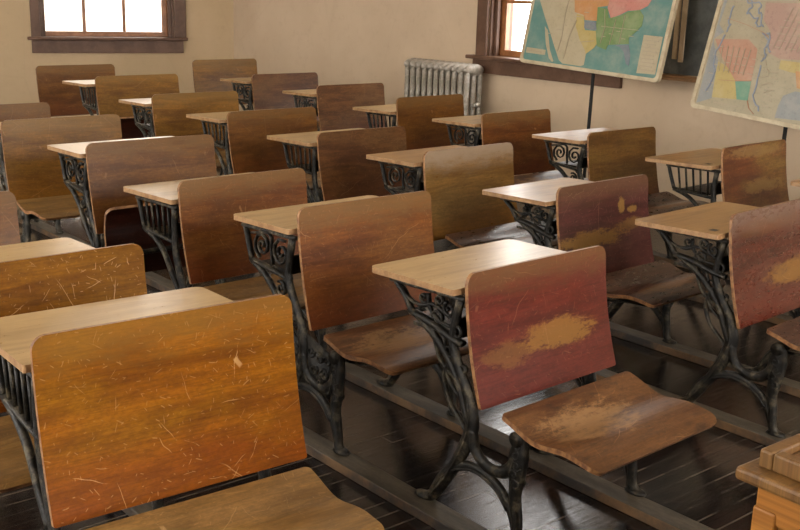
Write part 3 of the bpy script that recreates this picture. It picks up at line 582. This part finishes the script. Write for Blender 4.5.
D = [  # name, X, Y, W, H, rot, bh, dd, dl, dw, dz, backrest wood, frame style, seat, iron tone, label, extras
 ('A0', .980, 1.873, .557, .700, -.045, .362, .355, .004, .535, .066, 'amber', 'slat', SEATL, 'b', 'amber scratched school desk nearest the camera, its back filling the lower left', dict(sw=.50, sdx=.028)),
 ('A1', .937, 2.471, .560, .694, .010, .345, .340, .027, .545, .046, 'amber_scratched', 'slat', SEATL, 'b', 'amber school desk with heavily scratched back, right behind the one nearest the camera', {}),
 ('A2', .948, 3.335, .530, .691, 0, .345, .33, .02, .565, .05, 'brown', 'spiral', SEAT, 'b', 'brown school desk cut by the left picture edge, behind the heavily scratched one', {}),
 ('B0', 2.030, 1.841, .532, .672, .031, .335, .334, .020, .545, .047, 'maroon', 'leaf', SEAT, 'b', 'maroon school desk with an ochre worn patch and full brown seat, in the centre front', dict(dip=.018, sw=.495)),
 ('B1', 2.004, 2.537, .518, .716, .030, .357, .315, .016, .565, .070, 'red_brown', 'fern', SEAT, 'b', 'plain red-brown school desk with leafy cast legs, right behind the ochre-patched maroon one', {}),
 ('B2', 1.981, 3.207, .522, .694, .034, .344, .362, .012, .565, .072, 'red_brown', 'slat', SEATL, 'b', 'red-brown school desk with slatted book box, third from the front in the centre-left row', {}),
 ('B3', 1.996, 3.924, .553, .729, .004, .345, .343, .011, .565, .049, 'brown', 'spiral', BK['dark_folded'], 'b', 'brown school desk with dark red seat folded up, before the ochre-brown one at the edge', dict(folded=True)),
 ('B4', 1.982, 4.773, .557, .723, -.011, .354, .33, .02, .565, .05, 'ochre_brown', 'spiral', SEATL, 'g', 'ochre-brown school desk with tan seat lowered at the left picture edge', {}),
 ('B5', 2.003, 5.634, .530, .694, 0, .345, .33, .02, .565, .05, 'brown', 'slat', SEATL, 'g', 'brown school desk at the left edge, only its back top showing above the ochre-brown one', {}),
 ('C0', 3.165, 1.850, .555, .692, .055, .355, .329, .018, .53, .070, 'maroon_worn', 'leaf', SEATD, 'b', 'dark maroon glossy school desk cut by the right picture edge, above the wooden desk corner', dict(slot=True)),
 ('C1', 3.185, 2.584, .542, .655, .036, .355, .344, .020, .50, .058, 'plum', 'leaf', SEATD, 'b', 'plum school desk with ochre worn band and pale blotches, right of centre', {}),
 ('C2', 3.172, 3.314, .534, .690, .040, .365, .329, .019, .545, .053, 'grey_brown', 'spiral', SEATD, 'b', 'grey-brown school desk with a pale sheen painted on its glossy top, behind the plum one', {}),
 ('C3', 3.171, 4.058, .534, .678, .018, .330, .375, .016, .579, .055, 'purple_brown', 'slat', SEAT, 'b', 'shiny purple-brown school desk behind the grey-brown one with the painted sheen', {}),
 ('C4', 3.168, 4.834, .556, .694, .011, .330, .370, .018, .565, .049, 'brown', 'slat', SEATL, 'g', 'mid-brown school desk with slatted box, behind the shiny purple-brown one', {}),
 ('C5', 3.160, 5.639, .564, .709, .011, .345, .359, .017, .565, .061, 'ochre_brown', 'spiral', SEATL, 'g', 'mottled brown school desk third from the back, in the row ending under the window', {}),
 ('C6', 3.191, 6.445, .575, .746, .015, .300, .370, .040, .565, .056, 'ochre_brown', 'slat', BK['dark_folded'], 'g', 'light brown school desk with dark seat folded up, just before the seat under the window', dict(folded=True)),
 ('C7', 3.185, 7.381, .571, .743, -.010, .345, 0, 0, 0, 0, 'brown', 'rear', SEATL, 'g', 'last brown seat without a desktop, under the far window', dict(top=False)),
 ('Dm', 4.27, 1.93, .54, .70, .02, .345, .34, .02, .56, .07, 'tan_maroon', 'leaf', SEATD, 'b', 'school desk at the right picture edge, only the corner of its desktop showing', {}),
 ('D0', 4.348, 2.680, .543, .703, .046, .345, .365, .029, .555, .086, 'tan_maroon', 'slat', SEATD, 'b', 'maroon and tan school desk with slatted box, below the buff map', dict(slot=True)),
 ('D1', 4.330, 3.419, .526, .680, .008, .375, .338, .022, .565, .046, 'olive_brown', 'spiral', SEATD, 'b', 'olive-brown school desk below the coloured map, with scroll ironwork', {}),
 ('D2', 4.342, 4.171, .541, .693, .015, .345, .366, .015, .565, .064, 'red_brown', 'spiral', SEAT, 'b', 'dark brown school desk right of the radiator, with scroll ironwork', {}),
 ('D3', 4.342, 4.896, .540, .710, .026, .345, .374, .017, .565, .090, 'brown', 'slat', SEAT, 'b', 'warm brown school desk standing just in front of the radiator', {}),
 ('D4', 4.351, 5.701, .549, .711, .006, .345, .351, .016, .565, .063, 'purple_brown', 'spiral', SEAT, 'g', 'purplish brown school desk left of the radiator', {}),
 ('D5', 4.349, 6.471, .555, .721, .005, .345, .355, .031, .565, .055, 'purple_brown', 'spiral', SEAT, 'g', 'purplish brown school desk second from the back of the row along the wall', {}),
 ('D6', 4.371, 7.334, .556, .761, -.007, .345, 0, 0, 0, 0, 'ochre_brown', 'rear', SEATL, 'g', 'last brown seat without a desktop, nearest the room corner', dict(top=False)),
]
for d in D:
    school_desk(*d[1:16], **d[16])

# ------------------------------------------------------------------ runner boards on the floor
RUN = wood('dusty_grey_runner_wood', (.045, .036, .028), (.12, .098, .078), (.10, .085, .07), 'xy', scratch=.3, scratch_col=(.2, .17, .13), rough=.45, coat=0, seed=20)
RUNE = plain('chipped_runner_edge', (.02, .015, .011), .6, nscale=7, c2=(.14, .075, .03))
names = ['leftmost row of desks', 'row with the ochre-patched maroon desk', 'row with the plum desk', 'row of desks along the map wall']
for i, (xc, y1) in enumerate(((.945-.035, 4.2), (2.0-.035, 6.6), (3.175-.035, 8.0), (4.35-.035, 8.0))):
    for s, side in ((-1, 'left'), (1, 'right')):
        bm = bmesh.new(); y0 = .55; xx = xc+s*.232
        box(bm, -(y1-y0)/2, (y1-y0)/2, -.036, .036, 0, .030)
        for f in bm.faces: f.material_index = 0 if abs(f.normal.z) > .5 else 1
        bm.normal_update()
        for f in bm.faces: f.material_index = 0 if abs(f.normal.z) > .5 else 1
        o = obj('floor_runner', bm, [RUN, RUNE], bevel=.003, loc=(xx, (y0+y1)/2, 0), rot=(0, 0, pi/2))
        tag(o, 'dusty %s-hand runner board on the floor under the %s' % (side, names[i]), 'runner board', 'runner boards screwed to the floor under the desk rows')

# ------------------------------------------------------------------ corner of the large wooden desk in front
TD = wood('weathered_brown_top', (.13, .06, .022), (.24, .125, .04), (.25, .14, .055), 'xy', scratch=.45, dirt=.3, rough=.4, coat=.1, seed=21)
TF = wood('golden_oak', (.24, .09, .018), (.39, .165, .035), (.35, .14, .028), 'xz', scratch=.1, rough=.4, coat=.1, seed=22)
td = empty('writing_desk', (1.283, .765, 0), -.03); tag(td, 'golden wooden desk with weathered raised rimmed top, at the lower right corner', 'desk')
def bx(name, m, b6, bev=.004):
    bm = bmesh.new(); box(bm, *b6); return obj(name, bm, m, td, bevel=bev)
bx('desk_ledge', TD, (0, .95, -.62, 0, .680, .700), .006)
bx('front_rail', TF, (.028, .92, -.60, -.022, .62, .680))
bx('side_panel', TF, (.034, .05, -.57, -.052, .06, .63)); bx('front_panel', TF, (.05, .9, -.046, -.034, .06, .63))
for (a, b_) in ((.025, -.058), (.025, -.60), (.88, -.058), (.88, -.60)): bx('leg', TF, (a, a+.038, b_, b_+.038, 0, .64))
bm = bmesh.new(); a0, a1, b0, b1, z0, z1, th = .026, .92, -.59, -.020, .700, .728, .022
box(bm, a0, a1, b1-th, b1, z0, z1); box(bm, a0, a1, b0, b0+th, z0, z1); box(bm, a0, a0+th, b0+th, b1-th, z0, z1); box(bm, a1-th, a1, b0+th, b1-th, z0, z1); box(bm, a0+th, a1-th, b0+th, b1-th, z0, z1-.012)
obj('raised_rim_top', bm, TD, td, bevel=.004)
